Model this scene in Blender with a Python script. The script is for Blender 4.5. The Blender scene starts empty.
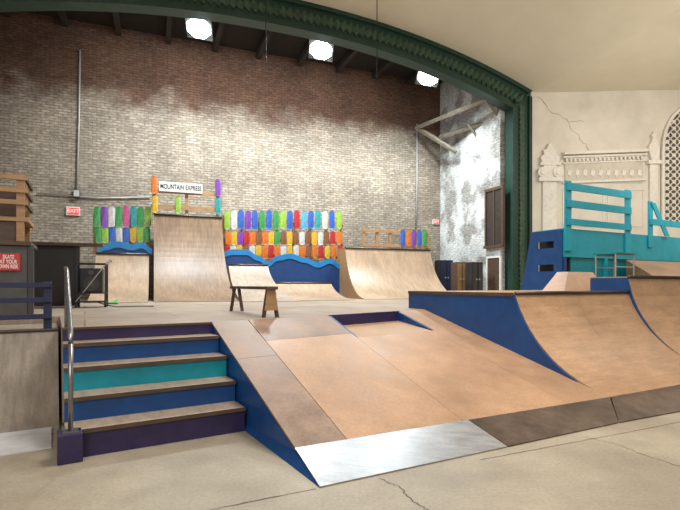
import bpy, bmesh, math, random
from mathutils import Vector, Matrix
random.seed(7)
SC = bpy.context.scene
COL = SC.collection
R = math.radians
F, CX, HY, CH = 480.0, 340.0, 285.0, 1.5   # focal (px), centre, horizon row, eye height

# ------------------------------------------------------------------ helpers
def box(bm, x0, x1, y0, y1, z0, z1, M=None):
    co = [(x0,y0,z0),(x1,y0,z0),(x1,y1,z0),(x0,y1,z0),(x0,y0,z1),(x1,y0,z1),(x1,y1,z1),(x0,y1,z1)]
    vs = [bm.verts.new((M @ Vector(c)) if M else c) for c in co]
    for f in ((0,3,2,1),(4,5,6,7),(0,1,5,4),(1,2,6,5),(2,3,7,6),(3,0,4,7)):
        bm.faces.new([vs[i] for i in f])
    return bm
def B(*a, M=None): return box(bmesh.new(), *a, M=M)
def tube(bm, pts, r, n=10):
    pts = [Vector(p) for p in pts]; rings = []
    for i, p in enumerate(pts):
        d = (pts[min(i+1,len(pts)-1)] - pts[max(i-1,0)]).normalized()
        up = Vector((0,0,1)) if abs(d.z) < .9 else Vector((1,0,0))
        a = d.cross(up).normalized(); b = d.cross(a)
        rings.append([bm.verts.new(p + r*(math.cos(2*math.pi*k/n)*a + math.sin(2*math.pi*k/n)*b)) for k in range(n)])
    for i in range(len(rings)-1):
        for k in range(n):
            bm.faces.new([rings[i][k], rings[i][(k+1)%n], rings[i+1][(k+1)%n], rings[i+1][k]])
    bm.faces.new(rings[0][::-1]); bm.faces.new(rings[-1])
    return bm
def T(pts, r, n=10): return tube(bmesh.new(), pts, r, n)
def extr(bm, poly, vec):
    """polygon of 3D points swept by vec into a closed solid"""
    vec = Vector(vec)
    a = [bm.verts.new(p) for p in poly]; b = [bm.verts.new(Vector(p)+vec) for p in poly]
    n = len(poly)
    bm.faces.new(a); bm.faces.new(b[::-1])
    for i in range(n): bm.faces.new([a[i], b[i], b[(i+1)%n], a[(i+1)%n]])
    return bm
def X(poly, vec): return extr(bmesh.new(), poly, vec)
def obj(name, bm, m, parent=None, loc=None, rz=0, bevel=0, smooth=False, label=None):
    bmesh.ops.recalc_face_normals(bm, faces=bm.faces)
    me = bpy.data.meshes.new(name); bm.to_mesh(me); bm.free()
    me.materials.append(m)
    if smooth:
        for p in me.polygons: p.use_smooth = True
    o = bpy.data.objects.new(name, me); COL.objects.link(o)
    if parent: o.parent = parent
    if loc: o.location = loc
    o.rotation_euler.z = rz
    if bevel:
        md = o.modifiers.new('bevel','BEVEL'); md.width = bevel; md.segments = 2; md.limit_method='ANGLE'
    if label: o['label'] = label
    return o
def tag(o, label, cat, group=None):
    o['label'] = label; o['category'] = cat
    if group: o['group'] = group
    return o
def thing(name, label, cat, loc=(0,0,0), rz=0, group=None):
    o = bpy.data.objects.new(name, None); COL.objects.link(o)
    o.empty_display_size = .2
    o.location = loc; o.rotation_euler.z = rz
    return tag(o, label, cat, group)
def struct(name, bm, m, loc=None, rz=0, **k):
    o = obj(name, bm, m, None, loc, rz, **k); o['kind'] = 'structure'; return o
def text(name, body, size, m, parent, loc, rot, ext=.004, align='CENTER', sx_=1.0):
    cu = bpy.data.curves.new(name+'_curve', 'FONT'); cu.body = body; cu.size = size
    cu.align_x = align; cu.align_y = 'CENTER'; cu.extrude = ext; cu.space_line = .85; cu.offset = size*.012
    t = bpy.data.objects.new('tmp_text', cu); COL.objects.link(t)
    bpy.context.view_layer.update()
    me = bpy.data.meshes.new_from_object(t.evaluated_get(bpy.context.evaluated_depsgraph_get()))
    bpy.data.objects.remove(t)
    me.materials.clear(); me.materials.append(m)
    o = bpy.data.objects.new(name, me); COL.objects.link(o); o.parent = parent
    o.location = loc; o.rotation_euler = rot; o.scale = (sx_,1,1)
    return o

# ------------------------------------------------------------------ materials
def mat(name, c1, c2=None, scale=(1,1,1), ns=4, rough=.6, metal=0, bump=0, blotch=.15, bs=.6, emis=0, lo=.35, hi=.65, rot=0, rvar=0, fine=0):
    m = bpy.data.materials.new(name); m.use_nodes = True
    nt = m.node_tree; N = nt.nodes; L = nt.links; b = N['Principled BSDF']
    b.inputs['Roughness'].default_value = rough; b.inputs['Metallic'].default_value = metal
    c2 = c2 or tuple(x*.8 for x in c1)
    tc = N.new('ShaderNodeTexCoord'); mp = N.new('ShaderNodeMapping'); mp.inputs['Scale'].default_value = scale
    mp.inputs['Rotation'].default_value = (0,0,rot)
    L.new(tc.outputs['Object'], mp.inputs[0])
    n1 = N.new('ShaderNodeTexNoise'); n1.inputs['Scale'].default_value = ns; n1.inputs['Detail'].default_value = 9; n1.inputs['Roughness'].default_value=.7
    L.new(mp.outputs[0], n1.inputs[0])
    cr = N.new('ShaderNodeValToRGB'); cr.color_ramp.elements[0].position = lo; cr.color_ramp.elements[1].position = hi
    cr.color_ramp.elements[0].color = (*c2,1); cr.color_ramp.elements[1].color = (*c1,1)
    L.new(n1.outputs[0], cr.inputs[0])
    n2 = N.new('ShaderNodeTexNoise'); n2.inputs['Scale'].default_value = bs; n2.inputs['Detail'].default_value = 6
    L.new(tc.outputs['Object'], n2.inputs[0])
    mr = N.new('ShaderNodeMapRange'); mr.inputs[1].default_value=.3; mr.inputs[2].default_value=.7
    mr.inputs[3].default_value = 1-blotch; mr.inputs[4].default_value = 1+blotch*.4
    L.new(n2.outputs[0], mr.inputs[0])
    mx = N.new('ShaderNodeMix'); mx.data_type='RGBA'; mx.blend_type='MULTIPLY'; mx.inputs[0].default_value=1
    L.new(cr.outputs[0], mx.inputs[6]); L.new(mr.outputs[0], mx.inputs[7])
    last = mx.outputs[2]
    if fine:
        n3 = N.new('ShaderNodeTexNoise'); n3.inputs['Scale'].default_value = 38; n3.inputs['Detail'].default_value = 4
        L.new(tc.outputs['Object'], n3.inputs[0])
        m3 = N.new('ShaderNodeMapRange'); m3.inputs[1].default_value=.35; m3.inputs[2].default_value=.65; m3.inputs[3].default_value=1-fine; m3.inputs[4].default_value=1+fine*.5
        L.new(n3.outputs[0], m3.inputs[0])
        x3 = N.new('ShaderNodeMix'); x3.data_type='RGBA'; x3.blend_type='MULTIPLY'; x3.inputs[0].default_value=1
        L.new(last, x3.inputs[6]); L.new(m3.outputs[0], x3.inputs[7]); last = x3.outputs[2]
    L.new(last, b.inputs['Base Color'])
    if bump:
        bp = N.new('ShaderNodeBump'); bp.inputs['Strength'].default_value = bump; bp.inputs['Distance'].default_value=.02
        L.new(n1.outputs[0], bp.inputs['Height']); L.new(bp.outputs[0], b.inputs['Normal'])
    if rvar:
        r2 = N.new('ShaderNodeMapRange'); r2.inputs[1].default_value=.3; r2.inputs[2].default_value=.7
        r2.inputs[3].default_value = rough-rvar; r2.inputs[4].default_value = rough+rvar
        L.new(n1.outputs[0], r2.inputs[0]); L.new(r2.outputs[0], b.inputs['Roughness'])
    if emis:
        b.inputs['Emission Color'].default_value = (*c1,1); b.inputs['Emission Strength'].default_value = emis
    return m
def brick(name, cA, cB, mort, top=None, topz=(7.6,8.6), bw=.25, rh=.088, patch=None, ms=.011, pm=.75):
    m = bpy.data.materials.new(name); m.use_nodes = True
    nt = m.node_tree; N = nt.nodes; L = nt.links; b = N['Principled BSDF']; b.inputs['Roughness'].default_value=.92
    tc = N.new('ShaderNodeTexCoord'); sp = N.new('ShaderNodeSeparateXYZ'); cb = N.new('ShaderNodeCombineXYZ')
    L.new(tc.outputs['Object'], sp.inputs[0]); L.new(sp.outputs[0], cb.inputs[0]); L.new(sp.outputs[2], cb.inputs[1])
    br = N.new('ShaderNodeTexBrick'); L.new(cb.outputs[0], br.inputs[0])
    br.inputs['Scale'].default_value=1; br.inputs['Brick Width'].default_value=bw; br.inputs['Row Height'].default_value=rh
    br.inputs['Mortar Size'].default_value=ms; br.inputs['Bias'].default_value=-.1
    br.inputs['Color1'].default_value=(*cA,1); br.inputs['Color2'].default_value=(*cB,1); br.inputs['Mortar'].default_value=(*mort,1)
    last = br.outputs[0]
    def noise(s, d=6, sc=None):
        n = N.new('ShaderNodeTexNoise'); n.inputs['Scale'].default_value=s; n.inputs['Detail'].default_value=d
        if sc:
            mp = N.new('ShaderNodeMapping'); mp.inputs['Scale'].default_value=sc; L.new(tc.outputs['Object'], mp.inputs[0]); L.new(mp.outputs[0], n.inputs[0])
        else: L.new(tc.outputs['Object'], n.inputs[0])
        return n
    def mixc(fac, c_in, c, mode='MIX', k=1.0):
        mx = N.new('ShaderNodeMix'); mx.data_type='RGBA'; mx.blend_type=mode
        if fac is None: mx.inputs[0].default_value=k
        else: L.new(fac, mx.inputs[0])
        L.new(c_in, mx.inputs[6])
        if isinstance(c, tuple): mx.inputs[7].default_value=(*c,1)
        else: L.new(c, mx.inputs[7])
        return mx.outputs[2]
    def rng(v,a,b_,c,d):
        r = N.new('ShaderNodeMapRange'); r.inputs[1].default_value=a; r.inputs[2].default_value=b_; r.inputs[3].default_value=c; r.inputs[4].default_value=d
        L.new(v, r.inputs[0]); return r.outputs[0]
    if patch:
        last = mixc(rng(noise(.9,9).outputs[0], .44,.54,0,pm), last, patch)
    if top:
        n = noise(1.1,9); ml = N.new('ShaderNodeMath'); ml.operation='MULTIPLY'; ml.inputs[1].default_value=2.2; L.new(n.outputs[0], ml.inputs[0])
        ad = N.new('ShaderNodeMath'); ad.operation='ADD'; L.new(sp.outputs[2], ad.inputs[0]); L.new(ml.outputs[0], ad.inputs[1])
        last = mixc(rng(ad.outputs[0], topz[0]+1.1, topz[1]+1.1, 0, .95), last, top, 'MULTIPLY')
    last = mixc(None, last, rng(noise(7,3,(1,1,2.6)).outputs[0],.35,.65,.68,1.22), 'MULTIPLY')
    last = mixc(None, last, rng(noise(.6,9).outputs[0],.32,.68,.66,1.14), 'MULTIPLY')
    L.new(last, b.inputs['Base Color'])
    bp = N.new('ShaderNodeBump'); bp.inputs['Strength'].default_value=.6; bp.inputs['Distance'].default_value=.02; bp.invert=True
    L.new(br.outputs['Fac'], bp.inputs['Height']); L.new(bp.outputs[0], b.inputs['Normal'])
    return m
def sheets(name, c1, c2, seam, w=2.4, h=1.2, rough=.5, rot=0, ms=.010):
    m = mat(name, c1, c2, scale=(1,9,1), ns=3, rough=rough, blotch=.25, bs=1.8, rot=rot, fine=.12)
    nt = m.node_tree; N = nt.nodes; L = nt.links; b = N['Principled BSDF']
    src = b.inputs['Base Color'].links[0].from_socket
    tc = N.new('ShaderNodeTexCoord'); mp = N.new('ShaderNodeMapping'); mp.inputs['Rotation'].default_value=(0,0,rot)
    L.new(tc.outputs['Object'], mp.inputs[0])
    br = N.new('ShaderNodeTexBrick'); br.inputs['Scale'].default_value=1; br.inputs['Brick Width'].default_value=w; br.inputs['Row Height'].default_value=h
    br.inputs['Mortar Size'].default_value=ms; br.inputs['Color1'].default_value=(1,1,1,1); br.inputs['Color2'].default_value=(.80,.77,.74,1); br.inputs['Mortar'].default_value=(*seam,1)
    L.new(mp.outputs[0], br.inputs[0])
    mx = N.new('ShaderNodeMix'); mx.data_type='RGBA'; mx.blend_type='MULTIPLY'; mx.inputs[0].default_value=1
    L.new(src, mx.inputs[6]); L.new(br.outputs[0], mx.inputs[7]); L.new(mx.outputs[2], b.inputs['Base Color'])
    return m

M = {}
M['concrete'] = mat('concrete', (.45,.385,.29), (.31,.26,.19), ns=1.3, rough=.42, blotch=.25, bs=1.0, rvar=.08, lo=.25, hi=.68, fine=.12)
M['crack'] = mat('crack_fill', (.10,.075,.05))
M['stage'] = sheets('stage_plywood', (.46,.36,.275), (.33,.25,.185), (.45,.4,.38), rot=-R(28))
M['ply'] = mat('ramp_plywood', (.53,.315,.18), (.375,.215,.12), ns=3.0, rough=.45, blotch=.2, bs=1.4, rvar=.08, lo=.22, hi=.72, fine=.1)
M['ply_pale'] = mat('pale_ramp_plywood', (.55,.36,.215), (.46,.29,.165), ns=3, rough=.36, blotch=.15, bs=1.2)
M['ply_worn'] = mat('worn_ramp_plywood', (.37,.235,.155), (.24,.145,.092), ns=4, rough=.45, blotch=.25, bs=2.0, rvar=.08, lo=.25, hi=.75, fine=.12)
M['ply_grey'] = mat('grey_worn_plywood', (.45,.36,.275), (.32,.245,.18), scale=(3,1,1), ns=5, rough=.42, blotch=.2, bs=1.4, fine=.12)
M['ply_streak'] = mat('streaked_grey_plywood', (.36,.305,.25), (.22,.18,.145), scale=(6,1,.5), ns=2.5, rough=.35, blotch=.2, bs=2.4, fine=.08)
M['ply_back'] = mat('rear_ramp_plywood', (.47,.33,.215), (.33,.22,.14), scale=(4,1,.7), ns=3, rough=.4, blotch=.25, bs=1.0, fine=.08)
M['ply_brown'] = mat('brown_ramp_plywood', (.31,.20,.12), (.19,.115,.065), scale=(5,1,.6), ns=3, rough=.42, blotch=.3, bs=1.2)
M['ply_half'] = mat('halfpipe_plywood', (.54,.325,.18), (.41,.24,.125), scale=(.8,5,1), ns=3, rough=.45, blotch=.18, bs=1.0, fine=.1)
M['wood'] = mat('timber', (.42,.25,.12), (.30,.165,.07), scale=(1,1,6), ns=4, rough=.6)
M['wood_dark'] = mat('dark_timber', (.11,.06,.035), (.06,.032,.02), scale=(1,1,4), ns=4, rough=.6)
M['beam'] = mat('roof_beam_timber', (.04,.028,.022), (.02,.014,.012), ns=4, rough=.8)
M['blue'] = mat('blue_paint', (.007,.07,.25), (.005,.05,.19), ns=5, rough=.45, blotch=.2)
M['navy'] = mat('navy_paint', (.012,.018,.06), (.008,.01,.04), ns=5, rough=.5)
M['purple'] = mat('dark_purple_paint', (.035,.022,.085), (.022,.014,.06), ns=5, rough=.45)
M['teal'] = mat('teal_paint', (.004,.29,.37), (.003,.23,.30), ns=4, rough=.45, blotch=.2)
M['cyan'] = mat('turquoise_paint', (.008,.40,.53), (.006,.33,.45), ns=4, rough=.45, blotch=.15)
M['waveblue'] = mat('deep_wave_blue', (.006,.05,.20), (.004,.035,.14), ns=5, rough=.5)
M['tealblue'] = mat('sky_blue_paint', (.01,.22,.52), (.008,.17,.43), ns=4, rough=.5)
M['steel'] = mat('steel_sheet', (.62,.63,.65), (.50,.50,.52), scale=(1,5,1), ns=4, rough=.36, metal=.85, blotch=.18, bs=1.2, rvar=.06, fine=.05)
M['steel_pale'] = mat('pale_steel_sheet', (.74,.75,.76), (.60,.60,.61), ns=4, rough=.35, metal=.25, blotch=.2, bs=2.4)
M['steel_dark'] = mat('dark_steel_sheet', (.20,.14,.105), (.085,.06,.047), ns=5, rough=.32, metal=.45, blotch=.35, bs=1.5)
M['pipe'] = mat('steel_pipe', (.30,.29,.29), (.2,.19,.19), ns=8, rough=.3, metal=.8)
M['galv'] = mat('galvanised_conduit', (.48,.46,.44), rough=.5, metal=.3)
M['coping'] = mat('coping_steel', (.10,.085,.075), rough=.35, metal=.7)
M['black'] = mat('black_paint', (.012,.012,.013), rough=.5)
M['grey'] = mat('grey_paint', (.085,.08,.075), (.06,.055,.05), rough=.6)
M['greyd'] = mat('dark_grey_paint', (.045,.042,.042), rough=.6)
M['red'] = mat('red_paint', (.55,.03,.025), (.5,.025,.02), rough=.5)
M['redglow'] = mat('exit_face', (.8,.05,.03), emis=.6)
M['white'] = mat('white_paint', (.75,.73,.70), (.66,.64,.60), rough=.6, blotch=.1)
M['plaster'] = mat('cream_plaster', (.74,.67,.53), (.71,.64,.50), ns=1.5, rough=.8, blotch=.05, bs=.5)
M['plaster_wall'] = mat('white_plaster', (.78,.73,.63), (.71,.65,.55), ns=2, rough=.8, blotch=.12, bs=.8)
M['mould'] = mat('white_moulding', (.83,.79,.71), (.70,.63,.54), ns=9, rough=.7, lo=.3, hi=.55)
M['frieze'] = mat('darker_frieze_plaster', (.68,.62,.52), (.60,.54,.44), ns=6, rough=.8)  # plaster a tone darker than the mouldings
M['wallcrack'] = mat('wall_crack_fill', (.40,.34,.26))
M['grille_back'] = mat('grille_backing', (.15,.12,.095), (.09,.07,.055), rough=.8)
M['green'] = mat('dark_green_paint', (.014,.055,.036), (.008,.034,.023), ns=7, rough=.45)
M['green_lt'] = mat('green_ornament', (.06,.12,.075), (.018,.045,.03), ns=9, rough=.4)
M['brick'] = brick('brown_brick', (.39,.325,.25), (.25,.20,.148), (.20,.165,.13), top=(.36,.21,.155), topz=(7.5,8.3))
M['brickw'] = brick('whitewashed_brick', (.40,.38,.35), (.27,.255,.23), (.27,.255,.23), patch=(.70,.71,.69), pm=.9)
M['roof'] = mat('roof_boards', (.03,.022,.018), (.016,.012,.01), scale=(1,8,1), ns=3, rough=.9)
M['lamp'] = mat('lamp_lens', (.72,.93,1.0), (.72,.93,1.0), emis=22, blotch=0)
M['greenp'] = mat('bright_green_plastic', (.03,.45,.08), rough=.5)
M['glassd'] = mat('dark_window_boards', (.045,.03,.025), (.025,.018,.015), rough=.6)
M['letter'] = mat('sign_lettering_dark', (.02,.02,.03))
M['letterw'] = mat('sign_lettering_white', (.9,.88,.85), (.9,.88,.85))

# ------------------------------------------------------------------ coordinate helpers
def W28(x, y, o=(3.33,5.91)):
    return (o[0]+x*math.cos(R(28))-y*math.sin(R(28)), o[1]+x*math.sin(R(28))+y*math.cos(R(28)))
P0 = (-7.39,16.5); cb_, sb_ = math.cos(R(21)), math.sin(R(21))
def bw(s, d, z): return (P0[0]+s*cb_+d*sb_, P0[1]+s*sb_-d*cb_, z)   # back-wall frame: s along wall, d out from it
def ws(px, d):
    a = (px-CX)/F
    return (a*(P0[1]-cb_*d)-P0[0]-sb_*d)/(cb_-sb_*a)
def wz(px, py, d): return CH+(HY-py)*bw(ws(px,d),d,0)[1]/F
def fl(px, py, z=0):
    Y = F*(CH-z)/(py-HY); return ((px-CX)/F*Y, Y, z)
HZ = 1.04   # stage height

# ------------------------------------------------------------------ room shell
floor = struct('floor', B(-10,16,-7,18.5,-.2,0), M['concrete'])
def crack(pts, w=.009, jit=.015):
    bm = bmesh.new(); P = [Vector(fl(*p)) for p in pts]; Q=[]
    for i in range(len(P)-1):
        n = 8
        for k in range(n):
            q = P[i].lerp(P[i+1], k/n); q += Vector((random.uniform(-jit,jit), random.uniform(-jit,jit), 0)); Q.append(q)
    Q.append(P[-1]); vs=[]
    for i,q in enumerate(Q):
        d = (Q[min(i+1,len(Q)-1)]-Q[max(i-1,0)]).normalized(); nn = Vector((-d.y,d.x,0))*w*random.uniform(.3,1)
        vs.append((bm.verts.new(q+nn+Vector((0,0,.002))), bm.verts.new(q-nn+Vector((0,0,.002)))))
    for i in range(len(vs)-1): bm.faces.new([vs[i][0],vs[i][1],vs[i+1][1],vs[i+1][0]])
    obj('floor_crack', bm, M['crack'], floor)
crack([(380,478),(398,486),(412,500),(430,512)],.007)
crack([(585,437),(615,444),(650,457),(690,470)],.006)
crack([(200,512),(260,500),(316,489)],.007,.004)
crack([(480,460),(560,445),(640,430),(700,418)],.005,.004)

stage_poly = [(-1.598,5.958),(1.62,9.13),(1.40,9.56),(1.41+.883*9,9.60+.469*9),(9.36,17.3),(6.9,17.3),(5.98,16.95),(4.36,20.98),
              bw(-9,0,0)[:2],(-14.5,6.0),(-9.3,3.9),(-4.10,7.02),(-2.97,5.134)]
struct('floor_stage', X([(x,y,.02) for x,y in stage_poly],(0,0,HZ-.02)), M['stage'])
struct('wall_back', B(-9,12.62,0,.4,0,10.6), M['brick'], (P0[0],P0[1],0), R(21))
struct('wall_right', B(0,3.92,0,.4,0,10.6), M['brickw'], (4.38,21.0,0), R(-69))
struct('ceiling_stage', B(-9,13.1,-7.5,.4,10.3,10.5), M['roof'], (P0[0],P0[1],0), R(21))
for i,s in enumerate([-5,-3.4,-1.8,-.2,1.4,3.0,4.6,6.2,7.8,9.4,11.0]):
    o = obj('roof_joist', B(-.08,.08,-4.1,0,-.28,0), M['beam'], None, bw(s,.0,10.3), R(21))
    tag(o, 'dark timber joist under the stage roof, %s from the left' % ['first','second','third','fourth','fifth','sixth','seventh','eighth','ninth','tenth','eleventh'][i], 'roof beam','dark roof joists over the stage')
tag(obj('lighting_beam', B(-8,12.4,-.07,.07,-.1,.1), M['beam'], None, bw(0,3.2,9.85), R(21), bevel=.01), 'dark horizontal beam carrying the three floodlights', 'beam')

# proscenium and hall ceiling: local x = -s
G = (6.10,17.07)
def Zi(s): return 9.07-1.3*abs((s-8.5)/8.5)**2.2
def Zo(s): return 9.92-1.47*abs((s-8.5)/9.5)**2.2 if s>-1 else 8.45
t = thing('proscenium_arch', 'dark green ornamental arch framing the stage', 'arch', (G[0],G[1],0), R(21))
n=48; CW=.86
def ring(y0,y1,fa,fb):
    bm=bmesh.new(); rows=[]
    for i in range(n+1):
        q=i/n; si=17*q; so=-CW+(18+CW)*q
        pi=Vector((-si,0,Zi(si))); po=Vector((-so,0,Zo(so)))
        A=pi.lerp(po,fa); C=pi.lerp(po,fb)
        rows.append([bm.verts.new((A.x,y0,A.z)),bm.verts.new((C.x,y0,C.z)),bm.verts.new((C.x,y1,C.z)),bm.verts.new((A.x,y1,A.z))])
    for i in range(n):
        for k in range(4): bm.faces.new([rows[i][k],rows[i+1][k],rows[i+1][(k+1)%4],rows[i][(k+1)%4]])
    bm.faces.new(rows[0]); bm.faces.new(rows[-1][::-1]); return bm
obj('arch_band', ring(0,.35,0,1), M['green'], t)
obj('inner_moulding', ring(-.08,0,0,.14), M['green'], t)
obj('outer_moulding', ring(-.10,0,.86,1), M['green'], t)
def zigzag_arch(f0,f1,NN=170):
    bm=bmesh.new(); lo=[];hi=[]
    for i in range(NN+1):
        q=i/NN; si=17*q; so=-CW+(18+CW)*q
        pi=Vector((-si,0,Zi(si))); po=Vector((-so,0,Zo(so))); g=.08*(1 if i%2 else -1); yy=-.07 if i%2 else -.02
        a=pi.lerp(po,f0-g); c=pi.lerp(po,f1+g)
        lo.append((bm.verts.new((a.x,yy,a.z)),bm.verts.new((a.x,.0,a.z)))); hi.append((bm.verts.new((c.x,yy,c.z)),bm.verts.new((c.x,.0,c.z))))
    for i in range(NN):
        bm.faces.new([lo[i][0],lo[i+1][0],hi[i+1][0],hi[i][0]]); bm.faces.new([lo[i][0],lo[i][1],lo[i+1][1],lo[i+1][0]]); bm.faces.new([hi[i][0],hi[i+1][0],hi[i+1][1],hi[i][1]])
    return bm
obj('ornament_band', zigzag_arch(.36,.64), M['green_lt'], t)
obj('column', B(0,CW,0,.35,0,8.35), M['green'], t)
obj('column_moulding', B(0,.13,-.08,0,0,7.85), M['green'], t); obj('column_moulding', B(CW-.13,CW,-.08,0,0,8.3), M['green'], t)
zz=[1+i*.09 for i in range(78)]
obj('column_ornament', X([(.30+(.06 if i%2 else 0),-.05,z) for i,z in enumerate(zz)]+[(.56-(.06 if i%2 else 0),-.05,z) for i,z in list(enumerate(zz))[::-1]],(0,.05,0)), M['green_lt'], t)

bm=bmesh.new(); rows=[]
S=[-11,-9,-7,-5,-3,-2,-1.001]+[-1+19*i/40 for i in range(41)]
for s in S:
    rows.append([bm.verts.new((-s, -y, Zo(s)+.06*min(y,6))) for y in (0.0,2,4,6,10,15,20,24)])
for i in range(len(rows)-1):
    for k in range(7): bm.faces.new([rows[i][k],rows[i+1][k],rows[i+1][k+1],rows[i][k+1]])
struct('ceiling', bm, M['plaster'], (G[0],G[1],0), R(21), smooth=True)
wf=struct('wall_front', B(6.9,15,17.36,17.7,0,8.9), M['plaster_wall'])
struct('wall_side', B(14.8,15.1,2,17.36,0,9.2), M['plaster_wall'])

# ornaments on the white wall
YW=17.36
def sx(px): return (px-CX)/F*YW
def sz(py): return CH+(HY-py)*YW/F
def wall_crack(pts,w=.016):
    Q=[]; P=[Vector((sx(a),YW-.004,sz(b))) for a,b in pts]
    for i in range(len(P)-1):
        for k in range(5): Q.append(P[i].lerp(P[i+1],k/5)+Vector((random.uniform(-.06,.06),0,random.uniform(-.06,.06))))
    Q.append(P[-1]); bm=bmesh.new(); vs=[]
    for i,q in enumerate(Q):
        d=(Q[min(i+1,len(Q)-1)]-Q[max(i-1,0)]).normalized(); nn=Vector((-d.z,0,d.x))*w*random.uniform(.3,1)
        vs.append((bm.verts.new(q+nn),bm.verts.new(q-nn)))
    for i in range(len(vs)-1): bm.faces.new([vs[i][0],vs[i][1],vs[i+1][1],vs[i+1][0]])
    obj('wall_crack', bm, M['wallcrack'], wf)
wall_crack([(538,96),(550,112),(566,120),(578,136),(590,152)]); wall_crack([(566,120),(584,122)],.012)
def sh(bm,pts,y0,dy): return extr(bm,[(x,y0,z) for x,z in pts],(0,dy,0))
t=thing('pilaster', 'white plaster pilaster with scrolled capital beside the green column','pilaster',(sx(549),YW,0))
obj('shaft', B(-.26,.26,-.08,0,0,sz(180)), M['mould'], t, bevel=.03)
bm=bmesh.new(); box(bm,-.42,.42,-.18,0,sz(182),sz(178)); box(bm,-.36,.36,-.15,0,sz(166),sz(163)); box(bm,-.24,.24,-.12,0,sz(178),sz(166))
for k in (-1,1):
    for r_ in (.19,.11):
        extr(bm,[(k*.27+r_*math.cos(a*math.pi/8),-.18-(.19-r_)*.5,sz(173)+r_*math.sin(a*math.pi/8)) for a in range(16)],(0,.18,0))
obj('capital', bm, M['mould'], t, bevel=.01)
pts=[(-.3,sz(163)),(.3,sz(163)),(.36,sz(158)),(.22,sz(155)),(.26,sz(151)),(.12,sz(149)),(.05,sz(144)),(-.05,sz(144)),(-.12,sz(149)),(-.26,sz(151)),(-.22,sz(155)),(-.36,sz(158))]
obj('finial', sh(bmesh.new(),pts,-.14,.14), M['mould'], t, bevel=.02)

t=thing('entablature', 'long white plaster cornice with carved frieze on the wall','moulding',(sx(610),YW,0))
x0=sx(562)-sx(610); x1=sx(645)-sx(610)
def ez(x,py): return sz(py-3*(x-x0)/(x1-x0))
for (pa,pb,dy) in ((153,156,.22),(157,159,.15),(163,164.5,.08),(182,184,.12)):
    obj('cornice', X([(x0,-dy,ez(x0,pb)),(x1,-dy,ez(x1,pb)),(x1,-dy,ez(x1,pa)),(x0,-dy,ez(x0,pa))],(0,dy,0)), M['mould'], t, bevel=.01)
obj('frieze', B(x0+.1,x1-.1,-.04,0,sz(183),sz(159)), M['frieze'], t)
ros=None; k=x0+.2
while k<x1-.2:
    if ros is None:
        ros=obj('rosette', X([((.10 if a%2 else .06)*math.cos(a*math.pi/6),-.025,(.17 if a%2 else .10)*math.sin(a*math.pi/6)) for a in range(12)],(0,.025,0)), M['mould'], t); q0=ros
    else:
        q0=ros.copy(); COL.objects.link(q0); q0.parent=t
    q0.location=(k+.05,-.04,sz(173)); k+=.28
P=[]; k=x0+.1; up=True
while k<x1-.15:
    za=ez(k,160); zb_=ez(k,162.5)
    P+= [(k,-.1,za-.0 if not up else zb_),(k+.075,-.1,za if not up else zb_)]; up=not up; k+=.075
P+=[(k,-.1,ez(k,159.2)),(x0+.1,-.1,ez(x0,159.2))]
obj('dentil_band', X(P,(0,.07,0)), M['mould'], t)
for (a,b_) in ((563,603),(608,643)):
    xa,xb=sx(a)-sx(610),sx(b_)-sx(610); bm=bmesh.new()
    for zz_ in (sz(190),sz(226)): box(bm,xa,xb,-.03,0,zz_-.025,zz_+.025)
    for xx in (xa,xb): box(bm,xx-.025,xx+.025,-.03,0,sz(226),sz(190))
    obj('wall_panel_moulding', bm, M['plaster_wall'], t)

t=thing('urn_pedestal', 'white plaster pedestal topped by an urn left of the lattice grille','ornament',(sx(652),YW,0))
obj('pedestal', B(-.14,.14,-.12,0,0,sz(165)), M['mould'], t, bevel=.02)
obj('cap', B(-.24,.24,-.2,0,sz(165),sz(161)), M['mould'], t, bevel=.02)
pts=[(-.1,sz(161)),(.1,sz(161)),(.2,sz(152)),(.2,sz(147)),(.1,sz(143)),(.06,sz(139)),(.1,sz(136)),(0,sz(132)),(-.1,sz(136)),(-.06,sz(139)),(-.1,sz(143)),(-.2,sz(147)),(-.2,sz(152))]
obj('urn', sh(bmesh.new(),pts,-.16,.16), M['mould'], t, bevel=.02)

t=thing('organ_grille', 'tall pale lattice grille with dark gaps at the right edge','grille',(sx(692),YW,0))
def arc(rx,zt,zb,zs,k=14):
    return [(-rx,zb)]+[(-rx*math.cos(i*math.pi/k),zs+(zt-zs)*math.sin(i*math.pi/k)) for i in range(k+1)]+[(rx,zb)]
hw=sx(692)-sx(660)
obj('backing', sh(bmesh.new(),arc(hw,sz(104),sz(225),sz(150)),-.03,.02), M['grille_back'], t)
bm=bmesh.new(); o1=arc(hw,sz(104),sz(225),sz(150)); i1=arc(hw-.10,sz(107),sz(222),sz(150))
for k in range(len(o1)-1):
    extr(bm,[(o1[k][0],-.12,o1[k][1]),(o1[k+1][0],-.12,o1[k+1][1]),(i1[k+1][0],-.12,i1[k+1][1]),(i1[k][0],-.12,i1[k][1])],(0,.12,0))
obj('frame', bm, M['mould'], t)
bm=bmesh.new(); z_=sz(222); st=.24
while z_<sz(108):
    u=max(0,(z_-sz(150))/(sz(106)-sz(150))); lim=(hw-.12)*math.sqrt(max(0,1-u*u))
    xx=-hw+.22
    while xx<hw-.1:
        if abs(xx)<lim-.04:
            for sgn in (-1,1): tube(bm,[(xx-st/2,-.05,z_-st/2*sgn),(xx+st/2,-.05,z_+st/2*sgn)],.023,4)
            extr(bm,[(xx+.07*math.cos(a*math.pi/3),-.08,z_+.07*math.sin(a*math.pi/3)) for a in range(6)],(0,.03,0))
        xx+=st
    z_+=st
obj('lattice', bm, M['mould'], t)

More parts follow.
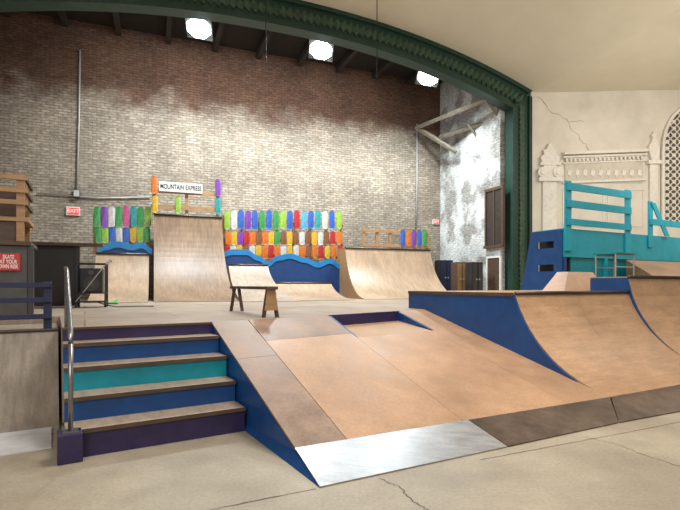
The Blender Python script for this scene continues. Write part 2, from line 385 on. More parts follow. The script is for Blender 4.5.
# ------------------------------------------------------------------ stairs
R0=(-.98,4.93); A31=R(31)
ZN=[.25,.47,.70,.90,HZ]
t=thing('staircase','five-step wooden staircase with blue, teal and purple risers','stairs',(R0[0],R0[1],0),A31)
rc=['purple','blue','teal','blue','purple']; rl=['dark purple bottom riser','blue riser','teal riser','blue riser','dark purple top riser']
for k in range(5):
    z0=ZN[k-1] if k else 0
    y0=k*.3-(.03 if k==4 else 0)
    obj('riser', B(-1.6,0,y0,y0+.028,z0,ZN[k]-.03 if k<4 else HZ-.02), M[rc[k]], t, label=rl[k])
    if k<4:
        obj('tread', B(-1.6,0,k*.3-.025,(k+1)*.3-(.03 if k==3 else 0),ZN[k]-.03,ZN[k]), M['ply_grey'], t, bevel=.004)
        obj('nosing', B(-1.6,0,k*.3-.032,k*.3-.025,ZN[k]-.035,ZN[k]+.002), M['wood_dark'], t)
obj('nosing', B(-1.6,0,1.15,1.2,HZ-.02,HZ+.003), M['wood_dark'], t)
obj('newel_block', B(-1.66,-1.47,-.12,.06,0,.25), M['purple'], t, bevel=.01)
t=thing('handrail','grey steel pipe handrail at the left of the stairs','handrail',(R0[0]-1.56*math.cos(A31),R0[1]-1.56*math.sin(A31),0),A31)
obj('post', T([(0,-.04,.262),(0,-.04,1.0)],.021), M['pipe'], t, smooth=True)
obj('post', T([(0,1.28,HZ),(0,1.28,1.66)],.021), M['pipe'], t, smooth=True)
obj('rail', T([(0,-.04,1.0),(0,-.02,1.05),(0,.03,1.09),(0,1.2,1.64),(0,1.28,1.67),(0,1.6,1.69)],.023), M['pipe'], t, smooth=True)
obj('foot_plate', B(-.06,.06,-.1,.02,.25,.262), M['pipe'], t)

# left quarter with steel foot plate
t=thing('quarter_pipe','small grey worn quarter ramp left of the stairs','ramp',(R0[0],R0[1],0),A31)
prof=[]
for i in range(17):
    th=R(50)*i/16; prof.append((.90+1.2*math.sin(th)/math.sin(R(50)), .01+.94*(1-math.cos(th))/(1-math.cos(R(50)))))
bm=bmesh.new()
extr(bm,[(-6,y,z) for y,z in prof]+[(-6,prof[-1][0],0),(-6,prof[0][0],0)],(4.37,0,0))
obj('riding_surface', bm, M['ply_streak'], t)
obj('deck', B(-6,-1.63,2.1,3.3,0.02,.95), M['ply_grey'], t)
obj('coping', T([(-6,2.09,.955),(-1.63,2.09,.955)],.02,8), M['coping'], t)
obj('foot_plate', X([(-6,.42,.0),(-6,.95,.0),(-6,1.02,.045),(-6,.95,.03),(-6,.42,.012)],(4.3,0,0)), M['steel_pale'], t, label='bright steel foot plate')
t=thing('railing','dark blue wooden railing above the small ramp left of the stairs','railing',(R0[0],R0[1],0),A31)
for x in (-1.74,-3.4,-5.0): obj('post', B(x-.045,x+.045,2.12,2.2,.95,1.54), M['navy'], t, bevel=.005)
for z in (1.5,1.32,1.12): obj('rail', B(-5.2,-1.7,2.08,2.12,z-.03,z+.03), M['navy'], t, bevel=.005)

# ------------------------------------------------------------------ bank with recess
A=Vector((-1.598,5.958,HZ)); E=Vector((1.62,9.13,HZ)); TL=Vector((-.38,4.06,.12)); C=Vector((3.33,5.91,.12))
def Sb(a,b): return A.lerp(E,a).lerp(TL.lerp(C,a),b)
def patch(a0,a1,b0,b1,lift=0,th=.02,g=.0012,na=6,nb=6):
    bm=bmesh.new(); top=[];bot=[]
    for i in range(na+1):
        r1=[];r2=[]
        for j in range(nb+1):
            p=Sb(a0+g+(a1-a0-2*g)*i/na, b0+g+(b1-b0-2*g)*j/nb)+Vector((0,0,lift))
            r1.append(bm.verts.new(p)); r2.append(bm.verts.new(p-Vector((0,0,th))))
        top.append(r1);bot.append(r2)
    for i in range(na):
        for j in range(nb):
            bm.faces.new([top[i][j],top[i+1][j],top[i+1][j+1],top[i][j+1]]); bm.faces.new([bot[i][j],bot[i][j+1],bot[i+1][j+1],bot[i+1][j]])
    for i in range(na):
        bm.faces.new([top[i][0],bot[i][0],bot[i+1][0],top[i+1][0]]); bm.faces.new([top[i][nb],top[i+1][nb],bot[i+1][nb],bot[i][nb]])
    for j in range(nb):
        bm.faces.new([top[0][j],top[0][j+1],bot[0][j+1],bot[0][j]]); bm.faces.new([top[na][j],bot[na][j],bot[na][j+1],top[na][j+1]])
    return bm
t=thing('bank_ramp','wide tan plywood bank ramp between the stairs and the halfpipe','ramp')
a0,a1,b1=.44,.82,.29
obj('surface_panel', patch(0,.12,0,.38), M['ply_worn'], t, label='worn brown panel at top left')
obj('surface_panel', patch(0,.12,.38,1), M['ply_worn'], t, label='worn brown panel at bottom left')
obj('surface_panel', patch(.12,a0,0,.24), M['ply_worn'], t, label='worn brown panel along the top edge')
obj('surface_panel', patch(.12,a0,.24,1,g=.0006), M['ply'], t)
obj('surface_panel', patch(a0,a1,b1,1,g=.0003), M['ply'], t)
obj('surface_panel', patch(a1,.998,0,1,g=.0003), M['ply'], t)
p=[Sb(a0,0),Sb(a1,0),Sb(a1,b1),Sb(a0,b1)]; zf=p[3].z-.008; zb0=HZ-.17
def V(p,z): return Vector((p.x,p.y,z))
obj('recess_back', X([V(p[0],zb0),V(p[1],zb0),V(p[1],HZ-.003),V(p[0],HZ-.003)], (.03*.7,-.03*.7,0)), M['purple'], t, label='dark purple back of the recess')
obj('recess_side', X([V(p[1],zb0),V(p[2],zf-.02),V(p[2],zf),V(p[1],HZ-.003)],(-.03,-.02,0)), M['blue'], t, label='blue cheek of the recess')
obj('recess_side', X([V(p[0],zb0),V(p[3],zf-.02),V(p[3],zf),V(p[0],HZ-.003)],(.03,.02,0)), M['blue'], t, label='blue cheek of the recess')
obj('recess_floor', X([V(p[0],zb0-.03),V(p[1],zb0-.03),V(p[2],zf-.03),V(p[3],zf-.03)],(0,0,.03)), M['ply_pale'], t)
obj('side_panel', X([(A.x+.01,A.y,0),(A.x+.01,A.y,A.z-.025),(TL.x,TL.y,TL.z-.025),(-.148,3.547,.0)],(.035,.02,0)), M['blue'], t, label='blue side panel facing the stairs')
def plate(name,lab,p0,p1,p2,p3,m,parent):
    return obj(name, X([Vector(q) for q in (p0,p1,p2,p3)],(0,0,-.008)), m, parent, label=lab)
BL=Vector((-.148,3.547,.012)); BR=Vector((4.08,5.76,.012))
def tp(x): return TL.lerp(C,x)+Vector((0,0,.004))
def bt(x): return BL.lerp(BR,x)
plate('foot_plate','bright steel foot plate',tp(0),tp(.455),bt(.40),bt(0),M['steel'],t)
plate('foot_plate','dark brown foot plate',tp(.457),tp(.997),bt(.749),bt(.402),M['steel_dark'],t)

# ------------------------------------------------------------------ halfpipe (local x=u, y=v)
HP=(3.33,5.91,0)
t=thing('halfpipe','large curved tan plywood ramp with blue side at the right','ramp',HP,R(28))
def prof1(top,tc=1.486,n=16):
    out=[]
    r=((tc+.45)**2+top**2)/(2*top)
    for i in range(n+1):
        y=tc*i/n
        z=r-math.sqrt(max(r*r-(y+.45)**2,0)); 
        z=z+(.12-(r-math.sqrt(r*r-.45**2)))*(1-i/n)
        out.append((y,z))
    out[-1]=(tc,top); return out
H1=1.38; H2=1.65
p1=prof1(H1); p2=prof1(H2,1.486)
def curved(x0,x1,pr,th=.02):
    poly=[(x0,y,z) for y,z in pr]+[(x0,y,z-th) for y,z in pr[::-1]]
    return X(poly,(x1-x0,0,0))
obj('riding_surface', curved(0.0,1.4,p1), M['ply_half'], t)
obj('riding_surface', curved(1.403,2.825,p1), M['ply_half'], t)
obj('riding_surface', curved(2.83,5.2,p2), M['ply_half'], t)
obj('riding_surface', curved(5.203,8.5,p2), M['ply_half'], t)
obj('side_panel', X([(0,y,z-.022) for y,z in p1]+[(0,4.13,H1-.022),(0,4.13,0),(0,0,0)],(-.03,0,0)), M['blue'], t, label='blue side panel facing the bank ramp')
obj('side_panel', X([(2.815,y,z-.02) for y,z in p2[3:]]+[(2.815,2.2,H2-.02),(2.815,2.2,H1)]+[(2.815,y,z-.01) for y,z in p1[3:][::-1]],(.012,0,0)), M['blue'], t, label='blue step panel beside the taller section')
obj('deck', B(-.03,8.5,1.49,4.13,H1-.03,H1), M['ply_half'], t)
obj('deck_edge', B(-.045,-.03,1.486,4.13,H1-.05,H1+.004), M['wood_dark'], t)
obj('upper_deck', B(2.83,8.5,1.49,2.2,H1+.01,H2), M['ply_half'], t)
obj('back_panel', B(0,8.5,4.10,4.13,0,H1-.03), M['navy'], t)
obj('coping', T([(0,1.475,H1-.005),(2.82,1.475,H1-.005)],.03), M['coping'], t, smooth=True)
obj('coping', T([(2.83,1.475,H2-.005),(8.5,1.475,H2-.005)],.03), M['coping'], t, smooth=True)
Minv=(Matrix.Translation(Vector(HP)) @ Matrix.Rotation(R(28),4,'Z')).inverted()
c0=Minv@(C+Vector((0,0,.004))); b0=Minv@bt(.752)
obj('foot_plate', X([(c0.x+.01,c0.y,c0.z),(8.5,0,.12),(8.5,-.95,.012),(b0.x,b0.y,.012)],(0,0,-.008)), M['steel_dark'], t, label='dark foot plate')

t=thing('pyramid_box','small tan plywood wedge on the halfpipe deck','ramp',(*W28(2.2,2.3),H1),R(28))
bm=bmesh.new()
b4=[bm.verts.new(v) for v in ((0,0,0),(1.3,0,0),(1.3,.5,0),(0,.5,0))]; t4=[bm.verts.new(v) for v in ((.45,.25,.38),(1.2,.25,.38),(1.2,.5,.38),(.45,.5,.38))]
for i in range(4): bm.faces.new([b4[i],b4[(i+1)%4],t4[(i+1)%4],t4[i]])
bm.faces.new(b4); bm.faces.new(t4)
obj('slope', bm, M['ply'], t)
obj('side_board', X([(1.302,0,0),(1.302,.5,0),(1.202,.5,.37),(1.202,.25,.37)],(.02,0,0)), M['blue'], t)

# turquoise platform with blue side and railing
KX=3.88
t=thing('raised_platform','tall turquoise platform with dark blue side above the halfpipe','platform',(*W28(KX,3.6),0),R(28))
ZT=2.77
bm=bmesh.new()
yl=lambda z: .85+(ZT-z)/(ZT-H1)*.30
def strip(z0,z1,ys=None):
    segs = ys or [(0,None)]
    for a,b_ in segs:
        e0 = yl(z0) if b_ is None else b_; e1 = yl(z1) if b_ is None else b_
        extr(bm,[(-.03,a,z0),(-.03,e0,z0),(-.03,e1,z1),(-.03,a,z1)],(.03,0,0))
strip(2.52,ZT); strip(2.36,2.52,[(0,.22),(.66,None)]); strip(1.98,2.36); strip(1.82,1.98,[(0,.22),(.66,None)]); strip(H1,1.82)
obj('side_panel', bm, M['blue'], t, label='dark blue side panel with two slots')
obj('inner_board', B(.25,.28,.02,.85,H1,ZT-.05), M['black'], t)
obj('fascia', B(0,6,-.03,0,2.14,ZT), M['cyan'], t)
obj('deck', B(-.02,6,-.02,.85,ZT-.03,ZT+.02), M['cyan'], t)
obj('back_wall', B(0.3,6,.02,.05,H1,2.20), M['teal'], t)
obj('support_post', B(.0,.09,-.03,.06,H1,2.14), M['blue'], t)
obj('support_post', B(1.5,1.6,-.03,.06,H1,2.14), M['cyan'], t)
t=thing('guard_rail','turquoise wooden guard rail on the left end of the platform','railing',(*W28(KX,3.6),ZT),R(28))
for x in (.0,2.26): obj('post', B(x,x+.21,-.07,-.03,-.5,1.1) , M['cyan'], t, bevel=.006)
for z,h in ((1.05,.17),(.66,.17),(.24,.15)): obj('rail', B(0.02,2.44,-.11,-.07,z-h,z), M['cyan'], t, bevel=.006)
t=thing('guard_rail','turquoise wooden guard rail at the right edge of the picture','railing',(*W28(KX+3.25,3.6),ZT),R(28))
for x in (.0,1.9): obj('post', B(x,x+.18,-.07,-.03,-.3,.9), M['cyan'], t, bevel=.006)
obj('rail', B(0,2.1,-.11,-.07,.28,.44), M['cyan'], t, bevel=.006)
obj('brace', X([(.05,-.1,.86),(.24,-.1,.86),(.9,-.1,.02),(.70,-.1,.02)],(0,.03,0)), M['cyan'], t)
t=thing('upper_bank','brown plywood slope rising to the turquoise platform','ramp',(*W28(0,0),0),R(28))
bm=bmesh.new(); lo=[(5.0,2.21,H1),(8.5,2.21,H1),(8.5,3.5,H1),(6.1,3.5,H1)]; hi=[(5.0,2.21,H2+.02),(8.5,2.21,H2+.02),(8.5,3.5,2.12),(6.1,3.5,2.12)]
a_=[bm.verts.new(v) for v in lo]; b_=[bm.verts.new(v) for v in hi]
for i in range(4): bm.faces.new([a_[i],a_[(i+1)%4],b_[(i+1)%4],b_[i]])
bm.faces.new(a_); bm.faces.new(b_)
obj('slope', bm, M['ply'], t)
t=thing('metal_stand','small steel frame stand with teal top on the ramp deck','stand',(*W28(4.45,2.75),H1),R(28))
for x in (-.32,.32):
    for y in (-.22,.22): obj('leg', T([(x,y,0),(x,y,.78)],.016,8), M['galv'], t)
obj('frame', (lambda bm:[tube(bm,[(-.32,s*.22,z),(.32,s*.22,z)],.013,6) for s in (-1,1) for z in (.5,.76)] and bm)(bmesh.new()), M['galv'], t)
obj('top', B(-.36,.36,-.26,.26,.78,.81), M['teal'], t)

# ------------------------------------------------------------------ bench
pa=Vector((-1.84,8.5,0)); pb=Vector((-.96,6.75,0)); d=(pb-pa); L_=d.length; ang=math.atan2(d.y,d.x)
t=thing('grind_bench','low narrow brown wooden grind bench on the stage deck','bench',(pa.x,pa.y,HZ),ang)
obj('seat', B(-.12,L_+.03,-.085,.085,.395,.44), M['wood_dark'], t, bevel=.006)
for x in (.04,L_-.06):
    for s in (-1,1):
        obj('leg', X([(x-.02,s*.04-.025,.395),(x-.02,s*.04+.025,.395),(x-.02,s*.10+.025,0),(x-.02,s*.10-.025,0)],(.04,0,0)), M['wood_dark'], t)
obj('end_board', X([(L_-.03,-.06,.395),(L_-.03,.06,.395),(L_-.03,.10,.10),(L_-.03,-.10,.10)],(.018,0,0)), M['wood'], t)

# ------------------------------------------------------------------ rear ramps (back wall frame; y=-d)
def rear(name,label,s0,s1,df,dc,dd,zt,surf,side,th=70,fl_=0,fr=0):
    t=thing(name,label,'ramp',bw(s0,0,HZ),R(21)); w=s1-s0; h=zt-HZ; K=24
    pr=[]
    for i in range(K+1):
        a=R(th)*i/K; pr.append((-df+(df-dc)*math.sin(a)/math.sin(R(th)), .01+(h-.01)*(1-math.cos(a))/(1-math.cos(R(th)))))
    def xl(z): return -fl_*(1-min(1,z/h))**2.2
    def xr(z): return w+fr*(1-min(1,z/h))**2.2
    bm=bmesh.new(); prev=None
    for y,z in pr:
        c_=[bm.verts.new((xl(z),y,z)),bm.verts.new((xr(z),y,z)),bm.verts.new((xr(z),y+.02,z-.008)),bm.verts.new((xl(z),y+.02,z-.008))]
        if prev:
            for k in range(4): bm.faces.new([prev[k],prev[(k+1)%4],c_[(k+1)%4],c_[k]])
        else: bm.faces.new(c_)
        prev=c_
    bm.faces.new(prev[::-1])
    obj('riding_surface', bm, surf, t)
    for fx in (xl,xr):
        bm=bmesh.new(); pv=None
        for y,z in pr+[(-dd,h)]:
            c_=(bm.verts.new((fx(z),y+.021,max(z-.012,.001))),bm.verts.new((fx(z),y+.021,0)))
            if pv: bm.faces.new([pv[0],pv[1],c_[1],c_[0]])
            pv=c_
        obj('side_panel', bm, side, t)
    obj('deck', B(0,w,-dc,-dd,h-.03,h), surf, t)
    obj('coping', T([(0,-dc-.01,h),(w,-dc-.01,h)],.035,8), M['coping'], t, smooth=True)
    return t
zL=wz(130,254,1.9); zC=wz(190,216,1.6); zM=wz(250,265,1.9); zM2=wz(310,283,2.4); zR=wz(390,249,2.0)
rear('rear_ramp','pale low quarter ramp under the leftmost blue wave board',ws(96,1.9),ws(149,1.9),4.4,1.9,.9,zL,M['ply_back'],M['navy'],th=74)
rear('rear_ramp','tall brown plywood quarter ramp below the white sign',ws(154,1.6),ws(222,1.6),4.4,1.6,.4,zC,M['ply_brown'],M['wood'],th=80,fr=.12)
rear('rear_ramp','pale low quarter ramp right of the tall brown ramp',ws(228,1.9)+.02,ws(268,1.9),5.0,1.9,1.5,zM,M['ply_grey'],M['ply_grey'],fr=.3)
rear('rear_ramp','very low plywood ramp in front of the blue wave wall',ws(273,2.4),ws(331,2.4),4.6,2.4,1.6,zM2,M['ply_back'],M['navy'])
rear('rear_ramp','wide tan plywood quarter ramp right of the blue wave wall',ws(345,2.0),ws(430,2.0),4.1,2.0,1.2,zR,M['ply_back'],M['wood'],th=74,fl_=.1)

# wave boards
def wave(label,pxs,pys,d,zb):
    s0=ws(pxs[0],d); t=thing('wave_board',label,'wave board',bw(s0,d,zb),R(21)); P=[]
    K=len(pxs)
    for i in range((K-1)*6+1):
        f=i/6; k=min(int(f),K-2); g=f-k; g2=(1-math.cos(g*math.pi))/2
        px=pxs[k]+(pxs[k+1]-pxs[k])*g; py=pys[k]+(pys[k+1]-pys[k])*g2
        P.append((ws(px,d)-s0, wz(px,py,d)-zb))
    obj('panel', X([(x,0,z) for x,z in P]+[(P[-1][0],0,0),(P[0][0],0,0)],(0,.04,0)), M['waveblue'], t)
    bm=bmesh.new()
    for i in range(len(P)-1):
        extr(bm,[(P[i][0],-.02,P[i][1]+.02),(P[i+1][0],-.02,P[i+1][1]+.02),(P[i+1][0],-.02,P[i+1][1]-.17),(P[i][0],-.02,P[i][1]-.17)],(0,.02,0))
    bmesh.ops.remove_doubles(bm, verts=bm.verts, dist=.0005)
    obj('wave_crest', bm, M['tealblue'], t, label='sky blue crest stripe')
wave('short blue wave-shaped board left of the tall brown ramp',[97,104,118,132,142,152],[250,245,242,245,243,249],1.75,zL-.05)
wave('long dark blue wave-shaped wall with sky blue crests',[224,232,246,258,268,278,290,304,318,330,341],[252,250,250,256,262,256,254,258,263,259,265],1.45,HZ)

# racks
def rack(label,pxa,pxb,d,z0,rails,posts):
    t=thing('board_rack',label,'rack',bw(ws(pxa,d),d,z0),R(21)); s0=ws(pxa,d); w=ws(pxb,d)-s0
    for k in range(posts):
        x=w*k/(posts-1); obj('post', B(x-.05,x+.05,0,.08,0,max(rails)-z0+.1), M['wood'], t)
    for z in rails: obj('rail', B(-.05,w+.05,-.03,0,z-z0-.05,z-z0+.05), M['wood'], t)
    return t
COLS={'pink':(.62,.08,.26),'red':(.48,.025,.025),'orange':(.68,.17,.02),'yellow':(.70,.42,.03),'green':(.04,.30,.07),'teal':(.02,.32,.33),'blue':(.03,.12,.48),'purple':(.20,.05,.38),'white':(.62,.60,.56),'black':(.03,.03,.035),'brown':(.24,.09,.04),'lime':(.30,.52,.06),'aqua':(.10,.38,.60)}
cn=list(COLS); DM={}; GM={}
for c_ in cn:
    DM[c_]=mat('deck_paint_'+c_, COLS[c_], tuple(x*.6 for x in COLS[c_]), ns=9, rough=.35, blotch=0)
    GM[c_]=mat('graphic_'+c_, tuple(x*.9 for x in COLS[c_]), tuple(x*.6 for x in COLS[c_]), ns=14, rough=.35, blotch=0)
def deckmesh(Lh=.41,w=.118):
    bm=bmesh.new(); n_=8; out=[]
    for i in range(n_+1): a=math.pi*i/n_; out.append((w*math.cos(a), Lh-w*1.15+w*1.15*math.sin(a)))
    for i in range(n_+1): a=math.pi+math.pi*i/n_; out.append((w*math.cos(a), -Lh+w*1.15+w*1.15*math.sin(a)))
    def bend(z): return -max(0,abs(z)-Lh*.7)**1.2*.35   # kicked nose and tail
    f=[bm.verts.new((x,bend(z),z)) for x,z in out]; g=[bm.verts.new((x,bend(z)+.014,z)) for x,z in out]
    bm.faces.new(f); bm.faces.new(g[::-1]); m_=len(out)
    for i in range(m_): bm.faces.new([f[i],g[i],g[(i+1)%m_],f[(i+1)%m_]])
    return bm
def shape(k,zc,s):
    y=-.008; bm=bmesh.new()
    if k==0: extr(bm,[(.08*s*math.cos(a*math.pi/6),y,zc+.12*s*math.sin(a*math.pi/6)) for a in range(12)],(0,.007,0))
    elif k==1: extr(bm,[(0,y,zc-.14*s),(.09*s,y,zc),(0,y,zc+.14*s),(-.09*s,y,zc)],(0,.007,0))
    elif k==2: extr(bm,[(-.09,y,zc-.05*s),(.09,y,zc-.02*s),(.09,y,zc+.05*s),(-.09,y,zc+.02*s)],(0,.007,0))
    else: extr(bm,[((.09 if a%2 else .045)*s*math.cos(a*math.pi/5),y,zc+(.12 if a%2 else .06)*s*math.sin(a*math.pi/5)) for a in range(10)],(0,.007,0))
    return bm
proto={}
ORD=['first','second','third','fourth','fifth','sixth','seventh','eighth','ninth','tenth','eleventh','twelfth','thirteenth','fourteenth','fifteenth','sixteenth','seventeenth','eighteenth','nineteenth','twentieth']
def skate(px,py,d,color,label,group,sc=1.0,pal=None,wx=None):
    ch=[c for c in (pal or cn) if c!=color]; c2=random.choice(ch)
    z=wz(px,py,d); loc=bw(ws(px,d),d,z)
    key=(color,c2)
    if key not in proto:
        i=len(proto); c3=random.choice(ch)
        o=obj('skateboard_deck', deckmesh(), DM[color]); proto[key]=(o,[obj('graphic', shape(i%4,.10,1.15), GM[c2], o),obj('graphic', shape((i+2)%4,-.14,.9), GM[c3], o)])
    else:
        a,gs=proto[key]; o=a.copy(); COL.objects.link(o)
        for g0 in gs: g=g0.copy(); COL.objects.link(g); g.parent=o
    o.location=loc; o.rotation_euler=(0,R(random.uniform(-2,2)),R(21)); o.scale=(wx or min(1,sc*1.05),1,sc)
    tag(o,label,'skateboard deck',group)
def row(pxa,pxb,n_,py,d,where,group,pal,sc=1.0,wx=None):
    last=None
    for i in range(n_):
        c_=random.choice([c for c in pal if c!=last]); last=c_; px=pxa+(pxb-pxa)*i/(n_-1)
        skate(px,py+random.uniform(-.4,.4),d,c_,'%s skateboard deck, %s from the left in %s'%(c_,ORD[i],where),group,sc*random.uniform(.98,1.02),pal+['white','black'],wx)
cool=['green','white','purple','teal','lime','green','pink','blue','aqua','purple','green','blue']; warm=['orange','yellow','red','brown','orange','orange','white','brown','yellow']
rack('wooden rack of skateboard decks left of the tall brown ramp',95,148,1.15,zL,[wz(120,238,1.15),wz(120,219,1.15)],4)
row(97,148,8,217,1.20,'the top row left of the tall ramp','decks on the rack left of the tall ramp',cool,.84,.85)
row(98,147,8,235,1.26,'the bottom row left of the tall ramp','decks on the rack left of the tall ramp',cool+['orange','yellow'],.60,.85)
rack('long wooden rack of skateboard decks behind the blue wave wall',224,342,.9,HZ,[wz(283,256,.9),wz(283,241,.9),wz(283,221,.9)],8)
row(227,339,17,220,.95,'the top row above the wave wall','decks on the long rack behind the wave wall',cool+['red'],.84,.9)
row(228,339,19,238,1.00,'the middle row above the wave wall','decks on the long rack behind the wave wall',cool[:4]+warm+warm,.62,.88)
row(227,340,19,252,1.05,'the lowest row above the wave wall','decks on the long rack behind the wave wall',warm,.62,.88)
rack('wooden rack of skateboard decks at the right end of the brick wall',364,428,1.5,zR,[wz(400,246,1.5),wz(400,232,1.5)],6)
row(403,425,5,238,1.55,'the short row near the wall corner','decks on the rack by the wall corner',cool+warm,.80)

# sign and guard structure on the tall ramp
dS=1.45
t=thing('ramp_guard','timber guard frame on top of the tall brown ramp','railing',bw(ws(154,dS),dS,zC),R(21)); s0=ws(154,dS); w=ws(218,dS)-s0
for x in (0,w/2,w): obj('post', B(x-.05,x+.05,0,.09,0,1.15), M['wood'], t)
obj('rail', B(-.1,w+.05,-.04,0,.2,.34), M['wood'], t); obj('rail', B(-.05,w+.05,-.04,0,.72,.84), M['wood'], t)
zc=wz(181,188,dS)
t=thing('sign_board','white sign with dark lettering above the tall brown ramp','sign',bw(ws(181,dS),dS+.08,zc),R(21))
ww=(ws(202.5,dS)-ws(159.5,dS))/2
obj('board', B(-ww,ww,-.0,.02,-.155,.155), M['white'], t)
text('lettering','MOUNTAIN EXPRESS',.22,M['letter'],t,(0,-.006,0),(R(90),0,0),.002,sx_=.62)
g='decks mounted on the guard above the tall ramp'
for i,(px,py,c_) in enumerate([(154,185,'orange'),(155,204,'yellow'),(178,205,'lime'),(218,188,'purple'),(218,206,'teal')]):
    skate(px,py,dS+.07,c_,'%s skateboard deck on the timber guard over the tall ramp'%c_,g,.70)
# exit sign, conduits
def onwall(px,py,d=.0): return bw(ws(px,d),d,wz(px,py,d))
t=thing('exit_sign','small red lit exit sign on the left of the brick wall','sign',onwall(73,211,.06),R(21))
obj('housing', B(-.20,.20,0,.06,-.14,.14), M['white'], t)
obj('face', B(-.17,.17,-.01,0,-.11,.11), M['redglow'], t)
text('lettering','EXIT',.17,M['letterw'],t,(0,-.014,0),(R(90),0,0),.002)
t=thing('exit_sign','tiny red lit exit sign high beside the wall corner','sign',onwall(436,222,.06),R(21))
obj('housing', B(-.15,.15,0,.06,-.1,.1), M['white'], t); obj('face', B(-.13,.13,-.01,0,-.08,.08), M['redglow'], t)
text('lettering','EXIT',.12,M['letterw'],t,(0,-.014,0),(R(90),0,0),.002)
def conduit(label,pts,r=.03):
    P=[onwall(px,py,.05) for px,py in pts]; o=Vector(P[-1])
    tag(obj('conduit',T([Vector(p)-o for p in P],r,8),M['galv'],None,o,smooth=True),label,'pipe')
conduit('vertical grey conduit on the left of the brick wall',[(80,50),(79,120),(77,190)])
conduit('vertical grey conduit on the brick wall beside the corner',[(417,124),(417,180),(416,228)])
conduit('horizontal grey conduit above the exit sign',[(150,197),(100,198),(38,193)],.02)
t=thing('junction_box','grey junction box on conduit above the exit sign','electrical box',onwall(77,194,.02),R(21))
obj('box', B(-.1,.1,-.12,0,-.13,.13), M['grey'], t, bevel=.01); obj('cover', B(-.08,.08,-.135,-.12,-.1,.1), M['galv'], t)

# floodlights
labs=['leftmost of three bright floodlights under the stage roof','middle of three bright floodlights under the stage roof','rightmost of three bright floodlights, nearest the wall corner']
for i,(px,py) in enumerate([(199,28),(321,50),(428,77)]):
    d=3.25; z=wz(px,py,d); loc=bw(ws(px,d),d,z)
    t=thing('floodlight',labs[i],'light',loc,R(8),'floodlights under the stage roof')
    bm=bmesh.new(); Mx=Matrix.Rotation(R(-42),4,'X') @ Matrix.Rotation(R(14),4,'Y')
    a=[bm.verts.new(Mx@Vector(v)) for v in ((-.40,-.32,0),(.40,-.32,0),(.40,.32,0),(-.40,.32,0))]
    b_=[bm.verts.new(Mx@Vector(v)) for v in ((-.2,-.15,.26),(.2,-.15,.26),(.2,.15,.26),(-.2,.15,.26))]
    for k in range(4): bm.faces.new([a[k],a[(k+1)%4],b_[(k+1)%4],b_[k]])
    bm.faces.new(b_); bm.faces.new(a)
    obj('housing', bm, M['grey'], t)
    K=8; bm=bmesh.new(); extr(bm,[Mx@Vector((.38*math.cos(2*math.pi*(k+.5)/K),.30*math.sin(2*math.pi*(k+.5)/K),-.04)) for k in range(K)],Mx@Vector((0,0,.035)))
    obj('lens', bm, M['lamp'], t)
    obj('bracket', B(-.02,.02,-.02+.15,.02+.15,.1,max(.2,9.76-z)), M['beam'], t)
    L=bpy.data.lights.new('flood_lamp','SPOT'); L.energy=1900; L.color=(.84,.95,1); L.spot_size=R(160); L.spot_blend=.8; L.shadow_soft_size=.3
    lo=bpy.data.objects.new('flood_lamp',L); COL.objects.link(lo); lo.location=Vector(loc)+Vector((0,-.25,-.3)); lo.rotation_euler=(R(12),0,R(21))

# timber hoist frame by the corner
def at(px,py,Y): return Vector(((px-CX)/F*Y,Y,CH+(HY-py)*Y/F))
t=thing('hoist_frame','weathered timber beam frame high in the stage corner','beam frame',at(440,137,19.6))
o=at(440,137,19.6)
BEAMM=mat('weathered_beam',(.24,.21,.16),(.13,.11,.08),ns=6,rough=.8)
def beam(p,q_,r=.09): obj('beam', T([p-o,q_-o],r,4), BEAMM, t)
beam(at(416,128,20.0),at(487,99,17.0)); beam(at(440,137,19.8),at(500,118,17.8)); beam(at(487,99,17.2),at(500,118,17.6)); beam(at(418,128,20.0),at(456,152,19.2)); beam(at(468,124,18.6),at(480,141,18.7),.06)

# window + door on side wall
def sw(px):
    a=(px-CX)/F; return (21*a-4.38)/(.358+.934*a)
W2=(4.38,21.0); wr=R(-69)
def ssz(px,py):
    tt=sw(px); return CH+(HY-py)*(21-.934*tt)/F
t=thing('window_1','dark boarded window in the whitewashed brick side wall','window',(W2[0],W2[1],0),wr); t['kind']='structure'
x0,x1=sw(488),sw(503.5); z0,z1=ssz(497,245),ssz(497,190)
obj('shutter', B(x0,x1,-.06,0,z0,z1), M['glassd'], t)
bm=bmesh.new(); box(bm,x0-.08,x0,-.1,0,z0,z1+.1); box(bm,x1,x1+.08,-.1,0,z0,z1+.1); box(bm,x0,x1,-.1,0,z1,z1+.1); box(bm,x0-.1,x1+.1,-.14,0,z0-.1,z0); box(bm,(x0+x1)/2-.03,(x0+x1)/2+.03,-.09,-.06,z0,z1)
obj('window_frame', bm, M['wood_dark'], t)
t=thing('door_1','dark brown door low in the whitewashed side wall','door',(W2[0],W2[1],0),wr); t['kind']='structure'
x0,x1=sw(489),sw(501); z1=ssz(495,258)
obj('door_leaf', B(x0,x1,-.05,0,HZ,z1), M['wood_dark'], t); obj('door_frame', (lambda bm:(box(bm,x0-.07,x0,-.08,0,HZ,z1+.07),box(bm,x1,x1+.07,-.08,0,HZ,z1+.07),box(bm,x0,x1,-.08,0,z1,z1+.07)) and bm)(bmesh.new()), M['white'], t)
